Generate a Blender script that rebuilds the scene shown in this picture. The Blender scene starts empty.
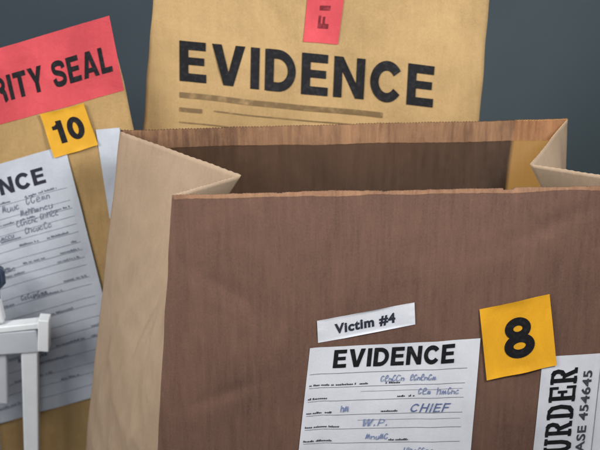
import bpy, bmesh, math, random
from mathutils import Vector, noise, Matrix
random.seed(7)
scene = bpy.context.scene
scene.view_settings.view_transform = 'Standard'
scene.view_settings.look = 'None'
scene.view_settings.exposure = 0
MM = 0.001
FLOOR = -470.0

# ------------------------------------------------------------ materials
def new_mat(name):
    m = bpy.data.materials.new(name); m.use_nodes = True
    nt = m.node_tree
    return m, nt, nt.nodes['Principled BSDF'], nt.nodes['Material Output']

def paper(name, col, dark, rough=0.8, streak=0.35, crumple=0.6, fibre=0.5, transl=0.0, tcol=None, crease=0.0, cscale=17, bigd=.6):
    m, nt, b, out = new_mat(name)
    N = nt.nodes.new; L = nt.links.new
    tc = N('ShaderNodeTexCoord')
    def mapped(sx, sy, sz):
        mp = N('ShaderNodeMapping'); mp.inputs['Scale'].default_value = (sx, sy, sz)
        L(tc.outputs['Object'], mp.inputs['Vector']); return mp
    def nz(mp, scale, det=6, rough=.6, dist=0):
        n = N('ShaderNodeTexNoise'); n.inputs['Scale'].default_value = scale
        n.inputs['Detail'].default_value = det; n.inputs['Roughness'].default_value = rough
        n.inputs['Distortion'].default_value = dist
        L(mp.outputs[0], n.inputs['Vector']); return n
    m1 = mapped(1, 1, 1); m2 = mapped(1, 1, 0.08)
    big = nz(m1, 8, 7, .65, bigd)
    st = nz(m2, 170, 5, .75)
    fine = nz(m1, 480, 4, .75)
    def mul(a, f):
        x = N('ShaderNodeMath'); x.operation = 'MULTIPLY'; L(a, x.inputs[0]); x.inputs[1].default_value = f; return x.outputs[0]
    def add(a, c):
        x = N('ShaderNodeMath'); x.operation = 'ADD'; L(a, x.inputs[0]); L(c, x.inputs[1]); return x.outputs[0]
    s = add(add(mul(big.outputs['Fac'], 1.0), mul(st.outputs['Fac'], streak)), mul(fine.outputs['Fac'], fibre))
    tot = 1 + streak + fibre
    mr = N('ShaderNodeMapRange'); mr.inputs['From Min'].default_value = .38*tot; mr.inputs['From Max'].default_value = .62*tot
    L(s, mr.inputs['Value'])
    mix = N('ShaderNodeMix'); mix.data_type = 'RGBA'
    mix.inputs['A'].default_value = (*dark, 1); mix.inputs['B'].default_value = (*col, 1)
    L(mr.outputs[0], mix.inputs['Factor'])
    L(mix.outputs['Result'], b.inputs['Base Color'])
    b.inputs['Roughness'].default_value = rough
    b.inputs['Specular IOR Level'].default_value = .25
    cr = nz(m1, 16, 4, .5, .3)
    sub = N('ShaderNodeMath'); sub.operation = 'SUBTRACT'; L(cr.outputs['Fac'], sub.inputs[0]); sub.inputs[1].default_value = .5
    ab = N('ShaderNodeMath'); ab.operation = 'ABSOLUTE'; L(sub.outputs[0], ab.inputs[0])
    bp1 = N('ShaderNodeBump'); bp1.inputs['Strength'].default_value = crumple; bp1.inputs['Distance'].default_value = .006
    L(ab.outputs[0], bp1.inputs['Height'])
    last = bp1
    if crease > 0:   # faceted crush marks: voronoi cells on gently warped coordinates
        wn = nz(m1, 9, 2, .4)
        vm = N('ShaderNodeVectorMath'); vm.operation = 'MULTIPLY_ADD'
        L(wn.outputs['Color'], vm.inputs[0]); vm.inputs[1].default_value = (.06, .06, .06); L(m1.outputs[0], vm.inputs[2])
        vo = N('ShaderNodeTexVoronoi'); vo.feature = 'F1'; vo.inputs['Scale'].default_value = cscale
        L(vm.outputs[0], vo.inputs['Vector'])
        bp3 = N('ShaderNodeBump'); bp3.inputs['Strength'].default_value = crease; bp3.inputs['Distance'].default_value = .006
        L(vo.outputs['Distance'], bp3.inputs['Height']); L(bp1.outputs[0], bp3.inputs['Normal']); last = bp3
    bp2 = N('ShaderNodeBump'); bp2.inputs['Strength'].default_value = .4; bp2.inputs['Distance'].default_value = .0006
    L(add(fine.outputs['Fac'], mul(st.outputs['Fac'], .6)), bp2.inputs['Height'])
    L(last.outputs[0], bp2.inputs['Normal'])
    L(bp2.outputs[0], b.inputs['Normal'])
    if transl > 0:
        t = N('ShaderNodeBsdfTranslucent'); t.inputs['Color'].default_value = (*(tcol or col), 1)
        ms = N('ShaderNodeMixShader'); ms.inputs[0].default_value = transl
        L(b.outputs[0], ms.inputs[1]); L(t.outputs[0], ms.inputs[2]); L(ms.outputs[0], out.inputs['Surface'])
    return m

def ink(name, col, worn=None, amt=.3, rough=.6, scale=220):
    m, nt, b, out = new_mat(name)
    N = nt.nodes.new; L = nt.links.new
    tc = N('ShaderNodeTexCoord'); n = N('ShaderNodeTexNoise'); n.inputs['Scale'].default_value = scale; n.inputs['Detail'].default_value = 5
    L(tc.outputs['Object'], n.inputs['Vector'])
    mr = N('ShaderNodeMapRange'); mr.inputs['From Min'].default_value = .5; mr.inputs['From Max'].default_value = .75; mr.inputs['To Max'].default_value = amt
    L(n.outputs['Fac'], mr.inputs['Value'])
    mix = N('ShaderNodeMix'); mix.data_type = 'RGBA'
    mix.inputs['A'].default_value = (*col, 1); mix.inputs['B'].default_value = (*(worn or [min(1, c*2+.03) for c in col]), 1)
    L(mr.outputs[0], mix.inputs['Factor']); L(mix.outputs['Result'], b.inputs['Base Color'])
    b.inputs['Roughness'].default_value = rough
    b.inputs['Specular IOR Level'].default_value = .15
    return m

def plastic(name, col, rough=.35):
    m, nt, b, out = new_mat(name)
    N = nt.nodes.new; L = nt.links.new
    tc = N('ShaderNodeTexCoord'); n = N('ShaderNodeTexNoise'); n.inputs['Scale'].default_value = 60; n.inputs['Detail'].default_value = 4
    L(tc.outputs['Object'], n.inputs['Vector'])
    mix = N('ShaderNodeMix'); mix.data_type = 'RGBA'
    mix.inputs['A'].default_value = (*[c*.85 for c in col], 1); mix.inputs['B'].default_value = (*col, 1)
    L(n.outputs['Fac'], mix.inputs['Factor']); L(mix.outputs['Result'], b.inputs['Base Color'])
    b.inputs['Roughness'].default_value = rough
    return m

M_front = paper('brown_kraft', (.150, .083, .060), (.078, .043, .033), streak=.95, crumple=.22, transl=.03, fibre=.8, crease=.14, cscale=11)
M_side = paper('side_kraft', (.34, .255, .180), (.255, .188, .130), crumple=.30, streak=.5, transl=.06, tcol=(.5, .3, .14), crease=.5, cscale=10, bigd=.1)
M_in_shade = paper('shaded_inner_kraft', (.058, .036, .027), (.018, .012, .010), crumple=.3, streak=.8, transl=.10, tcol=(1, .60, .20))  # bag paper darkened: the deep shade inside the bag is put into its colour
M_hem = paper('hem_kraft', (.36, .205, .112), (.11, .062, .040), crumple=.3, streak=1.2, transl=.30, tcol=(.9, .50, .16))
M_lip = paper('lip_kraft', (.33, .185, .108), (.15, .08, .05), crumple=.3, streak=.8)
M_gold = paper('golden_kraft', (.36, .245, .115), (.24, .16, .072), crumple=.4, streak=.3, crease=.22)
M_gold2 = paper('ochre_kraft', (.34, .225, .098), (.23, .148, .062), crumple=.5, streak=.3, crease=.24)
M_white = paper('label_paper', (.58, .60, .65), (.46, .48, .53), rough=.6, streak=.1, crumple=.12, fibre=.2, crease=.06)
M_formw = paper('form_paper', (.40, .43, .49), (.30, .33, .38), rough=.7, streak=.1, crumple=.4, fibre=.2, crease=.16)
M_yel = paper('yellow_card', (.68, .345, .020), (.50, .245, .014), rough=.5, streak=.1, crumple=.15, fibre=.2)
M_yel2 = paper('amber_card', (.54, .29, .024), (.40, .21, .016), rough=.5, streak=.1, crumple=.15, fibre=.2)
M_red = paper('red_tape', (.50, .066, .080), (.34, .040, .050), rough=.6, streak=.1, crumple=.3, fibre=.2, crease=.12)
M_black = ink('black_ink', (.009, .009, .011))
M_print = ink('printed_ink', (.02, .022, .035))
M_case = ink('case_ink', (.045, .045, .058), amt=.6)
M_line = ink('rule_ink', (.12, .12, .15))
M_grey = ink('faded_ink', (.12, .080, .040), worn=(.24, .16, .08), amt=.9, scale=90)
M_blue = ink('ballpoint_ink', (.15, .19, .33), worn=(.34, .38, .48), amt=.9)
M_pencil = ink('pencil_ink', (.11, .125, .165), worn=(.24, .26, .31), amt=.9)
M_plw = plastic('white_plastic', (.64, .68, .72))
M_plg = plastic('grey_plastic', (.42, .45, .50))
M_plb = plastic('dark_blue_plastic', (.015, .03, .06), .3)

def slate(name, a, b_, scale=5):
    m, nt, b, out = new_mat(name)
    N = nt.nodes.new; L = nt.links.new
    tc = N('ShaderNodeTexCoord'); n = N('ShaderNodeTexNoise'); n.inputs['Scale'].default_value = scale; n.inputs['Detail'].default_value = 6
    L(tc.outputs['Object'], n.inputs['Vector'])
    mix = N('ShaderNodeMix'); mix.data_type = 'RGBA'
    mix.inputs['A'].default_value = (*a, 1); mix.inputs['B'].default_value = (*b_, 1)
    L(n.outputs['Fac'], mix.inputs['Factor']); L(mix.outputs['Result'], b.inputs['Base Color'])
    b.inputs['Roughness'].default_value = .7
    return m
M_wall = slate('slate_wall', (.022, .040, .058), (.054, .082, .108), 3.5)
M_table = slate('dark_table', (.05, .048, .05), (.085, .075, .072))

# ------------------------------------------------------------ helpers
BASE = {}
def thing(name, base, label, category, **kw):
    e = bpy.data.objects.new(name, None); e.empty_display_size = .05
    e.location = Vector(base)*MM
    scene.collection.objects.link(e)
    e['label'] = label; e['category'] = category
    for k, v in kw.items(): e[k] = v
    BASE[e.name] = Vector(base)
    return e

def part(name, parent, verts, faces, mat, smooth=True, label=None, solid=0):
    base = BASE[parent.name]
    me = bpy.data.meshes.new(name)
    me.from_pydata([(Vector(v)-base)*MM for v in verts], [], faces)
    me.update()
    if smooth:
        me.polygons.foreach_set('use_smooth', [True]*len(me.polygons))
    o = bpy.data.objects.new(name, me); scene.collection.objects.link(o)
    o.parent = parent; BASE[o.name] = base
    me.materials.append(mat)
    if label: o['label'] = label
    if solid:
        s = o.modifiers.new('thick', 'SOLIDIFY'); s.thickness = solid*MM; s.offset = 0
    return o

def grid(f, nu, nv):
    vs = [f(i/nu, j/nv) for j in range(nv+1) for i in range(nu+1)]
    fs = []
    for j in range(nv):
        for i in range(nu):
            a = j*(nu+1)+i
            fs.append((a, a+1, a+nu+2, a+nu+1))
    return vs, fs

def nse(x, y, z=0): return noise.noise(Vector((x, y, z)))
def ridge(x, y, z=0): return 1-2*abs(noise.noise(Vector((x, y, z))))
def lerp(a, b, t): return a+(b-a)*t
def smooth(t): t = max(0, min(1, t)); return t*t*(3-2*t)

# ------------------------------------------------------------ lettering
def arc(cx, cy, rx, ry, a0, a1, n=22):
    return [(cx+rx*math.cos(math.radians(a0+(a1-a0)*i/n)), cy+ry*math.sin(math.radians(a0+(a1-a0)*i/n))) for i in range(n+1)]
def spline(P, n=5):
    out = []
    for i in range(len(P)-1):
        p0 = Vector(P[max(0, i-1)]); p1 = Vector(P[i]); p2 = Vector(P[i+1]); p3 = Vector(P[min(len(P)-1, i+2)])
        for j in range(n):
            t = j/n
            q = .5*((2*p1)+(p2-p0)*t+(2*p0-5*p1+4*p2-p3)*t*t+(3*p1-p0-3*p2+p3)*t**3)
            out.append((q.x, q.y))
    out.append(P[-1]); return out
# heavy grotesque capitals: width, then strokes ('s', points, weight) or polygons ('p', points)
SANS = {
 'E': (.76, [('s', [(.125, 0), (.125, 1)], .25), ('s', [(.05, .895), (.74, .895)], .21), ('s', [(.05, .515), (.70, .515)], .19), ('s', [(.05, .105), (.76, .105)], .21)]),
 'F': (.72, [('s', [(.125, 0), (.125, 1)], .25), ('s', [(.05, .895), (.72, .895)], .21), ('s', [(.05, .49), (.66, .49)], .2)]),
 'L': (.70, [('s', [(.125, 0), (.125, 1)], .25), ('s', [(.05, .105), (.70, .105)], .21)]),
 'T': (.80, [('s', [(.40, 0), (.40, 1)], .25), ('s', [(0, .895), (.80, .895)], .21)]),
 'H': (.86, [('s', [(.125, 0), (.125, 1)], .25), ('s', [(.735, 0), (.735, 1)], .25), ('s', [(.05, .52), (.8, .52)], .2)]),
 'I': (.25, [('s', [(.125, 0), (.125, 1)], .25)]),
 'V': (.94, [('p', [(0, 1), (.27, 1), (.47, .32), (.67, 1), (.94, 1), (.61, 0), (.33, 0)])]),
 'W': (1.3, [('p', [(0, 1), (.24, 1), (.37, .36), (.53, 1), (.77, 1), (.93, .36), (1.06, 1), (1.3, 1), (1.06, 0), (.82, 0), (.65, .64), (.48, 0), (.24, 0)])]),
 'Y': (.92, [('p', [(0, 1), (.28, 1), (.46, .63), (.64, 1), (.92, 1), (.585, .39), (.585, 0), (.335, 0), (.335, .39)])]),
 'N': (.88, [('s', [(.12, 0), (.12, 1)], .24), ('s', [(.76, 0), (.76, 1)], .24), ('p', [(0.01, 1), (.25, 1), (.87, 0), (.63, 0)])]),
 'A': (.98, [('p', [(0, 0), (.35, 1), (.63, 1), (.98, 0), (.715, 0), (.49, .72), (.265, 0)]), ('s', [(.2, .27), (.78, .27)], .18)]),
 'D': (.88, [('s', [(.125, 0), (.125, 1)], .25), ('s', [(.05, .895)]+arc(.36, .5, .40, .395, 90, -90)+[(.05, .105)], .225)]),
 'C': (.90, [('s', arc(.47, .5, .35, .39, 34, 326, 30), .235)]),
 'S': (.84, [('s', spline([(.74, .68), (.68, .84), (.43, .90), (.18, .85), (.12, .71), (.2, .58), (.43, .51), (.66, .42), (.73, .285), (.66, .145), (.42, .095), (.17, .14), (.09, .33)]), .215)]),
 'R': (.88, [('s', [(.125, 0), (.125, 1)], .25), ('s', [(.05, .895)]+arc(.50, .69, .24, .205, 90, -90, 14)+[(.05, .485)], .20), ('s', spline([(.5, .46), (.66, .40), (.72, .26), (.73, .1), (.77, 0)]), .23)]),
 'P': (.82, [('s', [(.125, 0), (.125, 1)], .25), ('s', [(.05, .895)]+arc(.48, .67, .24, .225, 90, -90, 14)+[(.05, .445)], .2)]),
 'U': (.86, [('s', [(.125, 1)]+arc(.43, .40, .305, .29, 180, 360)+[(.735, 1)], .25)]),
 '0': (.70, [('s', arc(.35, .5, .23, .39, 0, 360, 36), .235)]),
 '1': (.46, [('s', [(.335, 0), (.335, 1)], .25), ('p', [(.0, .80), (.0, .64), (.27, .64), (.27, .98), (.20, .86), (.11, .81)])]),
 '8': (.74, [('s', arc(.37, .725, .21, .175, 0, 360, 32), .20), ('s', arc(.37, .295, .255, .195, 0, 360, 32), .215)]),
 '.': (.25, [('s', [(.125, 0), (.125, .24)], .25)]),
 ' ': (.30, []),
}
# slab-serif capitals: (points, heavy?)
SLAB = {
 'U': [([(.22, .98), (.22, .35), (.28, .15), (.40, .05), (.6, .05), (.72, .15), (.78, .35), (.78, .98)], 1), ([(-.02, .93), (.44, .93)], 0), ([(.56, .93), (1.02, .93)], 0)],
 'R': [([(.22, .0), (.22, 1)], 1), ([(-.02, .07), (.48, .07)], 0), ([(-.02, .93), (.6, .93)], 0), ([(.58, .93), (.76, .87), (.82, .74), (.76, .60), (.58, .52)], 1), ([(.6, .5), (.2, .5)], 0), ([(.5, .5), (.80, .06)], 1), ([(.64, .07), (1.02, .07)], 0)],
 'D': [([(.22, .0), (.22, 1)], 1), ([(-.02, .93), (.54, .93)], 0), ([(.50, .93), (.74, .82), (.84, .5), (.74, .18), (.50, .07)], 1), ([(.54, .07), (-.02, .07)], 0)],
 'E': [([(.22, .0), (.22, 1)], 1), ([(-.02, .93), (.94, .93)], 0), ([(.90, 1), (.90, .66)], 0), ([(.2, .5), (.64, .5)], 0), ([(.64, .32), (.64, .68)], 0), ([(-.02, .07), (.97, .07)], 0), ([(.94, .0), (.94, .36)], 0)],
 'M': [([(.16, 0), (.16, 1)], 0), ([(-.02, .93), (.3, .93)], 0), ([(.18, .98), (.5, .2)], 1), ([(.5, .2), (.82, .98)], 0), ([(.84, 0), (.84, 1)], 1), ([(.7, .93), (1.02, .93)], 0), ([(-.02, .07), (.36, .07)], 0), ([(.62, .07), (1.02, .07)], 0)],
}
def text2d(body, offset=.02, spacing=1.0, res=6):
    c = bpy.data.curves.new('t', 'FONT'); c.body = body; c.size = 1; c.offset = offset
    c.space_character = spacing; c.resolution_u = res; c.fill_mode = 'FRONT'
    o = bpy.data.objects.new('t', c); scene.collection.objects.link(o)
    dg = bpy.context.evaluated_depsgraph_get(); dg.update()
    me = bpy.data.meshes.new_from_object(o.evaluated_get(dg))
    bm = bmesh.new(); bm.from_mesh(me)
    bmesh.ops.triangulate(bm, faces=bm.faces)
    bmesh.ops.remove_doubles(bm, verts=bm.verts, dist=1e-5)
    vs = [(v.co.x, v.co.y) for v in bm.verts]; bm.verts.index_update()
    fs = [tuple(v.index for v in f.verts) for f in bm.faces]
    bm.free(); bpy.data.objects.remove(o); bpy.data.curves.remove(c); bpy.data.meshes.remove(me)
    x0 = min(v[0] for v in vs); x1 = max(v[0] for v in vs); y0 = min(v[1] for v in vs); y1 = max(v[1] for v in vs)
    return [((x-x0)/(x1-x0), (y-y0)/(y1-y0)) for x, y in vs], fs

class Sheet:
    """quad sheet lying on a surface y=S(x,z); local coords a (right), b (down) in mm"""
    def __init__(s, TL, TR, BR, BL, S, off=.8, curl=0):
        s.c = [Vector(p) for p in (TL, TR, BR, BL)]; s.S = S; s.off = off; s.curl = curl
        s.W = ((s.c[1]-s.c[0]).length+(s.c[2]-s.c[3]).length)/2
        s.H = ((s.c[3]-s.c[0]).length+(s.c[2]-s.c[1]).length)/2
    def uv(s, u, v, d=0):
        p = s.c[0].lerp(s.c[1], u).lerp(s.c[3].lerp(s.c[2], u), v)
        e = max(abs(u-.5), abs(v-.5))*2
        lift = s.curl*max(0, e-.75)**2*16*(.5+nse(u*3, v*3, s.W))
        return (p.x, s.S(p.x, p.y)-s.off-d-lift, p.y)
    def pt(s, a, b, d=0): return s.uv(a/s.W, b/s.H, d)
    def sheet(s, name, parent, mat, label=None, n=28):
        vs, fs = grid(lambda u, v: s.uv(u, v), n, n)
        return part(name, parent, vs, [f[::-1] for f in fs], mat, label=label)

class Ink:
    def __init__(s, sh, d=.35): s.sh = sh; s.v = []; s.f = []; s.d = d; s.k = 0
    def rect(s, a, b, w, h, slope=0):
        n = max(2, int(w/6)); s.k += .002
        i0 = len(s.v)
        for i in range(n+1):
            x = a+w*i/n; y = b+slope*w*i/n
            s.v.append(s.sh.pt(x, y, s.d+s.k)); s.v.append(s.sh.pt(x, y+h, s.d+s.k))
        for i in range(n):
            k = i0+2*i; s.f.append((k, k+1, k+3, k+2))
    def text(s, body, a, b, w, h, rot=False, **kw):
        vs, fs = text2d(body, **kw); i0 = len(s.v); s.k += .004
        for x, y in vs:
            if rot: s.v.append(s.sh.pt(a+w*(1-y), b+h*(1-x), s.d+s.k))
            else: s.v.append(s.sh.pt(a+w*x, b+h*(1-y), s.d+s.k))
        s.f += [tuple(i0+i for i in f) for f in fs]
    def stroke(s, pts, w, f=lambda p: p, dk=.0006):
        """ribbon with mitred corners; f maps the 2-D ribbon to label mm"""
        pts = [Vector(p) for p in pts]; i0 = len(s.v); n = len(pts)
        closed = (pts[0]-pts[-1]).length < 1e-5
        for i, p in enumerate(pts):
            a = pts[i]-pts[i-1] if i > 0 else (pts[-1]-pts[-2] if closed else None)
            b = pts[i+1]-pts[i] if i < n-1 else (pts[1]-pts[0] if closed else None)
            if a is None: a = b
            if b is None: b = a
            a = a.normalized() if a.length > 1e-9 else Vector((1, 0)); b = b.normalized() if b.length > 1e-9 else a
            t = a+b
            t = t.normalized() if t.length > 1e-3 else a
            m = min(1.6, 1/max(.3, t.dot(b)))
            nn = Vector((-t.y, t.x))*w/2*m
            s.k += dk
            for q in (p+nn, p-nn):
                q = f(q); s.v.append(s.sh.pt(q[0], q[1], s.d+s.k))
        for i in range(n-1):
            k = i0+2*i; s.f.append((k, k+1, k+3, k+2))
    def sans(s, body, a, b, w, h, gap=.10, weight=1.0, rot=False, slant=0):
        tot = sum(SANS[c][0] for c in body)+gap*(len(body)-1); x0 = 0
        def mk(x0):
            def f(p):
                X = (p[0]+x0)/tot; Y = p[1]
                if rot: return (a+w*(1-Y), b+h*(1-X))
                return (a+w*X+slant*h*Y, b+h*(1-Y))
            return f
        for c in body:
            wd, items = SANS[c]; f = mk(x0)
            for it in items:
                if it[0] == 's':
                    pts = it[1]
                    if len(pts) == 2:
                        p, q = Vector(pts[0]), Vector(pts[1]); pts = [p.lerp(q, i/4) for i in range(5)]
                    s.stroke(pts, it[2]*weight, f, .0008)
                else:
                    s.k += .004; i0 = len(s.v)
                    for p in it[1]:
                        q = f(p); s.v.append(s.sh.pt(q[0], q[1], s.d+s.k))
                    s.f.append(tuple(range(i0, i0+len(it[1]))))
            x0 += wd+gap
    def slab(s, word, a, b, w, h, heavy=5.2, light=3.4):
        L = h/len(word)
        for i, ch in enumerate(word):
            for st, hv in SLAB[ch]:
                pts = [(a+w*(1-y), b+h-(i+.07+x*.86)*L) for x, y in st]
                s.stroke(pts, heavy if hv else light)
    def word(s, a, b, w, h, width=.8, slope=0):
        """pen writing made of separate made-up letter shapes, unreadable"""
        x = 0
        while x < w:
            lw = h*random.uniform(.40, .65); up = random.random() < .3
            hh = h*(1 if up or x == 0 else .62); t = random.randrange(6)
            f = lambda X, Y: (a+x+X*lw+Y*hh*.12, b-Y*hh+slope*x)
            j = lambda: random.uniform(-.08, .08)
            if t == 0: P = [f(.1+j(), .95+j()), f(.1, .5), f(.15+j(), .05)]; s.stroke(P, width); P = [f(.1, .5+j()), f(.5, .75+j()), f(.8, .55), f(.8+j(), .05)]
            elif t == 1: P = [f(.45+.35*math.cos(q), .48+.42*math.sin(q)+j()*.3) for q in [i*.6+.6 for i in range(10)]]
            elif t == 2: P = [f(.85+j(), .8), f(.4, .98), f(.1, .6+j()), f(.15, .2), f(.5, .02), f(.9, .25+j())]
            elif t == 3: P = [f(.1, .9+j()), f(.15, .1), f(.45, .02), f(.75, .3), f(.8, .9), f(.82, .05)]
            elif t == 4: P = [f(.1+j(), .45), f(.7, .6), f(.6, .95), f(.25, .9), f(.1, .45), f(.3, .05), f(.9, .15+j())]
            else: P = [f(.05, .1), f(.2, .9), f(.4, .15+j()), f(.6, .85), f(.85, .08)]
            s.stroke([tuple(q) for q in spline([tuple(p) for p in P], 3)], width)
            x += lw*1.1
    def tiny(s, a, b, w, h, slope=0):
        x = 0
        while x < w:
            l = random.uniform(.45, .9)*h
            if random.random() < .84:
                hh = h*random.choice([.65, .65, .65, 1]); s.rect(a+x, b+h-hh+slope*x, l*.7, hh)
            x += l
    def done(s, name, parent, mat, label=None, stuff=False):
        o = part(name, parent, s.v, s.f, mat, smooth=False, label=label)
        if stuff: o['kind'] = 'stuff'
        return o
def words(sh, parent, mat, items, width, slope=0):
    for a, b, w, h in items:
        k = Ink(sh, .45); k.word(a, b, w, h, width, slope); k.done('handwritten_word', parent, mat)

# ------------------------------------------------------------ setting
def struct(name, verts, faces, mat):
    me = bpy.data.meshes.new(name); me.from_pydata([Vector(v)*MM for v in verts], [], faces)
    me.materials.append(mat); o = bpy.data.objects.new(name, me); scene.collection.objects.link(o)
    o['kind'] = 'structure'; return o
struct('table_surface', [(-2500, -2500, FLOOR), (2500, -2500, FLOOR), (2500, 900, FLOOR), (-2500, 900, FLOOR)], [(0, 1, 2, 3)], M_table)
struct('backdrop_wall', [(-2500, 900, FLOOR), (2500, 900, FLOOR), (2500, 900, 1800), (-2500, 900, 1800)], [(0, 1, 2, 3)], M_wall)

# ------------------------------------------------------------ open paper bag
bag = thing('paper_evidence_bag', (90, 90, FLOOR), 'open brown kraft paper evidence bag with creased sides and stuck-on labels', 'paper bag')
ZT = 33.0
def FL(z): return -127+.087*(z-ZT)+1.2*nse(z/40, 91)
def FR(z): return 365-.02*(z-ZT)
def BLx(z): return -197+.152*(z-ZT)+2.5*nse(z/70, 95)
def BRx(z): return 299-.04*(z-ZT)
def S_front(x, z):
    u = (x-FL(z))/(FR(z)-FL(z)); e = math.sin(math.pi*max(0, min(1, u)))
    d = max(0, ZT-z)
    y = .05*(x+127) - 5*e*min(1, d/250)
    y += 2.8*nse(x/115, z/150, 3)*(.4+.6*e)
    y += .9*nse(x/30, z/200, 8)*(.3+.7*math.exp(-d/150))
    # two long soft vertical folds and a faint sharp crease
    y += 1.2*math.exp(-((x-8-.06*d)/9)**2) - .9*math.exp(-((x-150+.03*d)/12)**2)
    y -= 1.0*max(0, 1-abs(x-62+.10*d)/7)*math.exp(-d/120)
    # diagonal dents
    q = (x+95)*.55+(z+60)*.83
    y += 2.0*max(0, 1-abs(q)/16)*math.exp(-((x+70)/45)**2)
    q = (x-230)*.4-(z+20)*.9
    y += 1.5*max(0, 1-abs(q)/14)*math.exp(-((x-260)/50)**2)
    q = (x+60)*.35-(z+190)*.93
    y += 1.5*max(0, 1-abs(q)/12)*math.exp(-((x+75)/40)**2)
    return y
def rim_z(x, seed, amp=1.2):
    return ZT + amp*nse(x/60, seed) + .6*nse(x/7, seed+4)
NICK = [(-20, 3, .8), (84, 2, .8), (209, 5, 2.0), (290, 2, .8)]
def front_f(u, v):
    z = ZT-v*(ZT-FLOOR)
    x = lerp(FL(z), FR(z), u)
    if v == 0:
        z = rim_z(x, 1)+(.3 if int(round(u*300)) % 2 else -.3)
        for c, wd, dp in NICK:
            if abs(x-c) < wd: z -= dp
    return (x, S_front(x, z), z)
vs, fs = grid(front_f, 300, 110)
part('front_panel', bag, vs, [f[::-1] for f in fs], M_front, solid=.7, label='reddish brown paper front of the bag')

def yback(x): return 172+(x+197)/(299+197)*36.6
def S_back(x, z):
    u = (x-BLx(z))/(BRx(z)-BLx(z)); e = math.sin(math.pi*max(0, min(1, u)))
    return yback(x)+4*e*nse(x/120, z/150, 20)+1.5*e*nse(x/30, z/200, 12)
def back_f(u, v):
    z = ZT+1-v*(ZT+1-FLOOR)
    x = lerp(BLx(z), BRx(z), u)
    if v == 0: z = rim_z(x, 9, 1.5)+1+(.5 if int(round(u*300)) % 2 else -.5)
    return (x, S_back(x, z), max(z, FLOOR))
vs, fs = grid(back_f, 300, 60)
part('back_panel', bag, vs, fs, M_in_shade, label='inner face of the back paper panel')

def hem_f(u, v):
    x = lerp(BLx(ZT)+3, BRx(ZT)-2, u)
    top = rim_z(x, 9, 1.5)+.7
    low = ZT-20-4*u+.9*nse(x/60, 31)+.6*nse(x/6, 33)
    z = lerp(top, low, v)
    return (x, S_back(x, z)-.5-.25*v, z)
vs, fs = grid(hem_f, 240, 8)
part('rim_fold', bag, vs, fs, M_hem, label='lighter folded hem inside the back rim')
def lip_f(u, v):
    x = lerp(FL(ZT)+2, FR(ZT)-3, u)
    top = rim_z(x, 1)+.2
    for c, wd, dp in NICK:
        if abs(x-c) < wd+1: top -= dp
    low = ZT-4.5+3.5*nse(x/60, 55)+.6*nse(x/5, 58)
    z = lerp(top, min(low, top-.5), v)
    return (x, S_front(x, z)-.6, z)
vs, fs = grid(lip_f, 240, 3)
part('rim_fold', bag, vs, [f[::-1] for f in fs], M_lip, label='thin folded lip along the front rim')

def gusset(name, Fx, Bx, Gtop, side, rise):
    def P(u, v):
        z = ZT-v*(ZT-FLOOR)
        F = Vector((Fx(z), S_front(Fx(z), z))); B = Vector((Bx(z), S_back(Bx(z), z)))
        F0 = Vector((Fx(ZT), S_front(Fx(ZT), ZT))); B0 = Vector((Bx(ZT), S_back(Bx(ZT), ZT)))
        inn = Vector(Gtop)-(F0+B0)/2
        d = ZT-z
        fade = max(0, 1-d/300)**1.6
        G = (F+B)/2+inn*fade+Vector((side*8, 0))*smooth(d/300)*(1-.6*smooth(d/500))
        if u < .5: p = F.lerp(G, u*2); e = math.sin(math.pi*u*2)
        else: p = G.lerp(B, (u-.5)*2); e = math.sin(math.pi*(u*2-1))
        w = 4.5*nse(u*3.5+side, z/80, 40)+5.5*ridge(u*4+z/240, z/170, 44)*smooth(d/40)+3.6*ridge(u*5-z/90, z/70, 49)*smooth(d/30)
        soft = math.sin(math.pi*u)
        w = w*(.35*e+.65*soft*smooth(d/200))
        p = p+Vector((side*.93, -.36))*w
        zz = z + rise*(1-abs(2*u-1))*math.exp(-d/40)
        if v == 0: zz += .8*nse(u*9, side*3)+(.35 if int(round(u*80)) % 2 else -.35)
        return (p.x, p.y, zz)
    vs, fs = grid(P, 80, 110)
    part(name, bag, vs, fs, M_side, label='pale creased side gusset folded inward', solid=.5)
gusset('side_gusset', FL, BLx, (-59, 22), -1, 12)
gusset('side_gusset', FR, BRx, (238, 74), 1, 2)
z = FLOOR+1
part('bag_base', bag, [(FL(z), S_front(FL(z), z), z), (FR(z), S_front(FR(z), z), z), (BRx(z), yback(BRx(z)), z), (BLx(z), yback(BLx(z)), z)], [(0, 1, 2, 3)], M_in_shade, smooth=False)

# --- labels on the bag
sh = Sheet((17.6, -111.5), (118, -92), (119.7, -117.5), (18.8, -138), S_front, .6, curl=1.0)
o = sh.sheet('name_strip', bag, M_white, 'small white strip with victim number')
k = Ink(sh); k.text('Victim #4', 18, 7.5, 64, 13, offset=.042, spacing=1.12); k.done('lettering', o, M_print)

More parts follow.
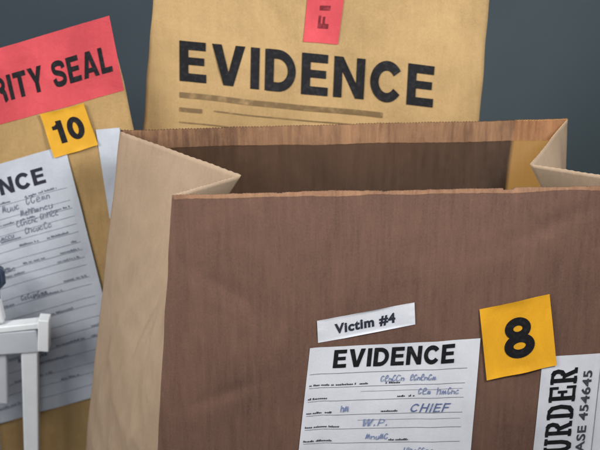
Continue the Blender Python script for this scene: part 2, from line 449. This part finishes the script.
sh = Sheet((10.4, -143.5), (188.6, -135.8), (183, -345), (-8, -338), S_front, .8, curl=.8)
o = sh.sheet('evidence_label', bag, M_white, 'white printed evidence form with blue handwriting')
k = Ink(sh)
k.sans('EVIDENCE', 27, 4, 131, 22.5, gap=.13)
k.done('lettering', o, M_black)
k = Ink(sh); kl = Ink(sh, .3)
rows = [(49, [(4, 62), (86, 16)]), (66, [(4, 20), (100, 18)]), (84, [(4, 26), (82, 22)]), (102, [(4, 38)]), (120, [(4, 30), (95, 20)]), (138, [(4, 24)]), (156, [(4, 34)]), (174, [(4, 22)])]
for b, segs in rows:
    kl.rect(4, b+1.5, 168, .5)
    for a, w in segs: k.tiny(a, b-3, w, 2.4)
for b in (57, 93): kl.rect(60, b, 110, .35)
words(sh, o, M_blue, [(80, 46, 24, 8), (112, 46, 26, 8), (122, 63, 12, 8), (142, 64, 22, 9), (40, 83, 6, 9), (70, 118, 22, 8), (112, 136, 30, 8), (60, 154, 26, 8)], 1.0)
kh = Ink(sh, .5)
kh.sans('CHIEF', 114, 74, 42, 11, gap=.14, weight=.62, slant=.28); kh.done('handwritten_word', o, ink('pen_ink', (.09, .12, .25), worn=(.25, .28, .4), amt=.8))
kh = Ink(sh, .5)
kh.sans('W.P.', 64, 92, 28, 9, gap=.2, weight=.55, slant=.25); kh.done('handwritten_word', o, M_blue)
kl.rect(3, 33, 170, .5)
k.done('printed_text', o, M_print, stuff=True); kl.done('ruled_lines', o, M_line)

sh = Sheet((256, -161), (348, -158), (346, -335), (252, -335), S_front, .8, curl=.8)
o = sh.sheet('case_label', bag, M_white, 'white case label with writing turned sideways')
k = Ink(sh)
k.slab('MURDER', 11, 14, 29, 132)
k.done('lettering', o, M_black)
k = Ink(sh); k.text('CASE 454645', 46, 20, 10, 116, rot=True, offset=.03, spacing=1.08); k.done('case_number', o, M_case)
kl = Ink(sh); kl.rect(64, 8, .6, 160); kl.done('ruled_line', o, M_line)

sh = Sheet((185.8, -101.4), (258, -86), (271.4, -170.7), (197.5, -185.5), S_front, 2.0, curl=1.5)
o = sh.sheet('number_marker', bag, M_yel, 'yellow square sticker numbered 8')
k = Ink(sh); k.sans('8', 21.5, 19, 33, 48); k.done('lettering', o, M_black)

# ------------------------------------------------------------ closed bag standing behind
def closed_bag(obj, TL, TR, BR, BL, S, mat, nu=90, nv=110, tb=60):
    C = [Vector(p) for p in (TL, TR, BR, BL)]
    def P(u, v, back):
        p = C[0].lerp(C[1], u).lerp(C[3].lerp(C[2], u), v)
        x = p.x+1.2*nse(p.y/40, u*2)*abs(2*u-1)
        y = S(p.x, p.y)
        if back:
            y += 1.2+(10+tb*v)*math.sin(math.pi*u)**.5*min(1, v*4)
        return (x, y, p.y)
    v1, f1 = grid(lambda u, v: P(u, v, False), nu, nv)
    v2, f2 = grid(lambda u, v: P(u, v, True), nu, nv)
    n = len(v1)
    fs = [f[::-1] for f in f1]+[tuple(i+n for i in f) for f in f2]
    W = nu+1
    for i in range(nu):
        fs.append((i, i+1, n+i+1, n+i)); b = nv*W+i; fs.append((b+1, b, n+b, n+b+1))
    for j in range(nv):
        a = j*W; fs.append((a+W, a, n+a, n+a+W)); a = j*W+nu; fs.append((a, a+W, n+a+W, n+a))
    return part('bag_body', obj, v1+v2, fs, mat)

ebag = thing('closed_evidence_bag', (10, 250, FLOOR), 'golden kraft evidence bag with bold black heading and red tape', 'paper bag')
def S_e(x, z):
    e = abs((x-15)/190)
    return 264+.05*z+4*nse(x/110, z/110, 60)+1.6*nse(x/40, z/60, 66)+1.6*max(0, ridge(x/130, z/90+x/200, 68)-.7)+5*max(0, e-.8)/.2
closed_bag(ebag, (-159, 204), (215, 204), (190, FLOOR), (-236, FLOOR), S_e, M_gold)
sh = Sheet((-136.5, 105.5), (154, 76), (152.6, 27), (-138, 57), S_e, .4)
k = Ink(sh, .3); k.sans('EVIDENCE', 0, 0, sh.W, sh.H, gap=.16); k.done('lettering', ebag, M_black)
for b, w, h, a in [(62, 235, 6.5, 0), (80, 26, 5, 0), (80, 180, 1.4, 40), (97, 250, 1.4, 0)]:
    k = Ink(sh, .3); k.rect(a, b, w, h); k.done('printed_line', ebag, M_grey)
sh = Sheet((12, 190), (54, 192), (43, 101), (3.5, 104), S_e, .8, curl=.5)
o = sh.sheet('red_tape', ebag, M_red, 'strip of red sealing tape')
k = Ink(sh)
k.sans('FI', 15, 46, 12, 26, rot=True, gap=.3, weight=1.1); k.rect(17, 34, 10, 5)
k.done('lettering', o, ink('maroon_ink', (.11, .012, .018), worn=(.28, .04, .05), amt=.7))

# ------------------------------------------------------------ tilted bag with security seal
sbag = thing('sealed_evidence_bag', (-300, 240, FLOOR), 'tilted ochre kraft bag with red security seal strip and form', 'paper bag')
def S_s(x, z):
    return 232+.03*z+3.5*nse(x/100, z/110, 80)+1.5*nse(x/35, z/50, 86)
closed_bag(sbag, (-590, 29), (-211, 144), (-118, -420), (-505, -468), S_s, M_gold2, tb=40)
sh = Sheet((-592, 29), (-210, 145), (-198, 58), (-578, -50), S_s, .6)
o = sh.sheet('security_seal', sbag, M_red, 'red security seal strip along the bag top', n=60)
k = Ink(sh)
k.sans('SECURITY SEAL', 176, 31, 213, 29, gap=.15)
k.done('lettering', o, M_black)
sh = Sheet((-232, 12), (-205, 14), (-190, -95), (-222, -98), S_s, .8, curl=.5)
sh.sheet('paper_strip', sbag, M_formw, 'small blank white paper strip')
sh = Sheet((-480, -72), (-268, -6), (-212, -322), (-425, -390), S_s, 1.6, curl=2.0)
o = sh.sheet('evidence_form', sbag, M_formw, 'white printed form with handwriting stuck to the bag', n=50)
W, H = sh.W, sh.H
k = Ink(sh); k.sans('EVIDENCE', 48, 18, 142, 20, gap=.15); k.done('lettering', o, M_print)
k = Ink(sh); kl = Ink(sh)
b = 50
while b < H-16:
    kl.rect(8, b, W-18, .5)
    a = 10
    while a < W-20:
        w = random.uniform(20, 50)
        if random.random() < .6: k.tiny(a, b-4.0, min(w, W-14-a), 2.6)
        a += w+random.uniform(6, 26)
    b += random.choice([10, 13, 16])
words(sh, o, M_pencil, [(130, 60, 20, 10), (160, 58, 26, 10), (150, 70, 40, 9), (142, 81, 24, 8), (172, 80, 20, 8), (112, 92, 22, 7), (150, 92, 34, 8), (95, 132, 30, 7), (124, 172, 30, 7), (100, 250, 36, 7)], .9)
k.done('printed_text', o, M_pencil, stuff=True); kl.done('ruled_lines', o, M_pencil)
sh = Sheet((-294, 31), (-244, 44.5), (-230, -5.4), (-281, -21), S_s, 3.0, curl=1.5)
o = sh.sheet('number_marker', sbag, M_yel2, 'yellow square sticker numbered 10')
k = Ink(sh); k.sans('10', 8.5, 12, 36, 27, gap=.16); k.done('lettering', o, M_black)

# ------------------------------------------------------------ white plastic clamp stand
def bevbox(parent, name, c, s, mat, rot=0, bev=1.5, taper=1.0, label=None):
    bm = bmesh.new(); bmesh.ops.create_cube(bm, size=1)
    for v in bm.verts:
        if v.co.z < 0: v.co.x *= taper; v.co.y *= taper
    for v in bm.verts: v.co = Vector((v.co.x*s[0], v.co.y*s[1], v.co.z*s[2]))
    bmesh.ops.bevel(bm, geom=bm.edges[:], offset=bev, segments=3, affect='EDGES', profile=.5)
    R = Matrix.Rotation(rot, 3, 'Y')
    vs = [R@v.co+Vector(c) for v in bm.verts]; bm.verts.index_update()
    fs = [tuple(v.index for v in f.verts) for f in bm.faces]; bm.free()
    return part(name, parent, vs, fs, mat, smooth=False, label=label)
st = thing('clamp_stand', (-340, 165, FLOOR), 'white plastic clamp stand with grey jaw and dark blue knob', 'clamp stand')
bevbox(st, 'bracket_arm', (-336, 180, -234), (60, 12, 30), M_plg, rot=-.08, bev=2, label='pale grey jaw of the clamp')
bevbox(st, 'bracket_plate', (-332, 181, -214), (66, 16, 8), M_plw, rot=-.12, bev=1.5)
bevbox(st, 'bracket_flange', (-299, 178, -222), (13, 18, 42), M_plw, rot=.08, bev=1.5)
bevbox(st, 'leg', (-325, 183, -357), (20, 13, 224), M_plw, rot=.06, bev=2, taper=.85)
bevbox(st, 'lower_jaw', (-364, 186, -282), (32, 14, 76), M_plg, rot=.06, bev=2)
bevbox(st, 'post', (-374, 190, -316), (14, 16, 300), M_plg, bev=3)
bevbox(st, 'foot_plate', (-345, 165, FLOOR+6), (120, 80, 11), M_plg, bev=3)
bevbox(st, 'knob_collar', (-357, 184, -192), (20, 16, 38), M_plw, rot=-.12, bev=3)
vs = []; fs = []
n = 40
prof = [(0, -142), (14, -142), (17, -145), (17, -160), (13, -165), (10, -168), (10, -180)]
for r, zz in prof:
    for i in range(n):
        rr = r*(1+.06*math.cos(i*math.pi*2/n*10)*(1 if r > 12 else 0)); a = 2*math.pi*i/n
        vs.append((-358+rr*math.cos(a), 184+rr*math.sin(a), zz))
for j in range(len(prof)-1):
    for i in range(n):
        fs.append((j*n+i, j*n+(i+1) % n, (j+1)*n+(i+1) % n, (j+1)*n+i))
part('knob', st, vs, fs, M_plb)

# ------------------------------------------------------------ camera
cam = bpy.data.cameras.new('camera'); co = bpy.data.objects.new('camera', cam)
scene.collection.objects.link(co); scene.camera = co
th = math.radians(25)
co.location = (0, -1.5*math.cos(th), 1.5*math.sin(th))
co.rotation_euler = (math.pi/2-th, 0, 0)
cam.sensor_width = 36; cam.lens = 90; cam.clip_start = .05; cam.clip_end = 50
cam.dof.use_dof = True; cam.dof.focus_distance = 1.57; cam.dof.aperture_fstop = 5.6

# ------------------------------------------------------------ light
w = bpy.data.worlds.new('World'); scene.world = w; w.use_nodes = True
w.node_tree.nodes['Background'].inputs[0].default_value = (.70, .83, 1, 1)
w.node_tree.nodes['Background'].inputs[1].default_value = .10
def area(name, loc, target, size, energy, col=(1, 1, 1), spread=180):
    l = bpy.data.lights.new(name, 'AREA'); l.size = size; l.energy = energy; l.color = col
    l.spread = math.radians(spread)
    o = bpy.data.objects.new(name, l); scene.collection.objects.link(o)
    o.location = Vector(loc)*MM
    o.rotation_euler = (Vector(target)*MM-o.location).to_track_quat('-Z', 'Y').to_euler()
area('key_lamp', (-1080, -560, 700), (-80, 120, 60), .6, 5.4, (1, .96, .90), 80)
area('top_lamp', (620, -520, 800), (0, 260, 50), .25, 5.0, (1, .98, .95), 80)
area('added_fill_lamp', (-450, -1250, 500), (-250, 200, -200), .8, 7.0, (1, .99, .98))  # unseen fill lamp, added to lighten the shadow cast by the clamp stand
area('back_lamp', (60, 620, 280), (280, 190, 0), .025, 12, (1, .87, .64))
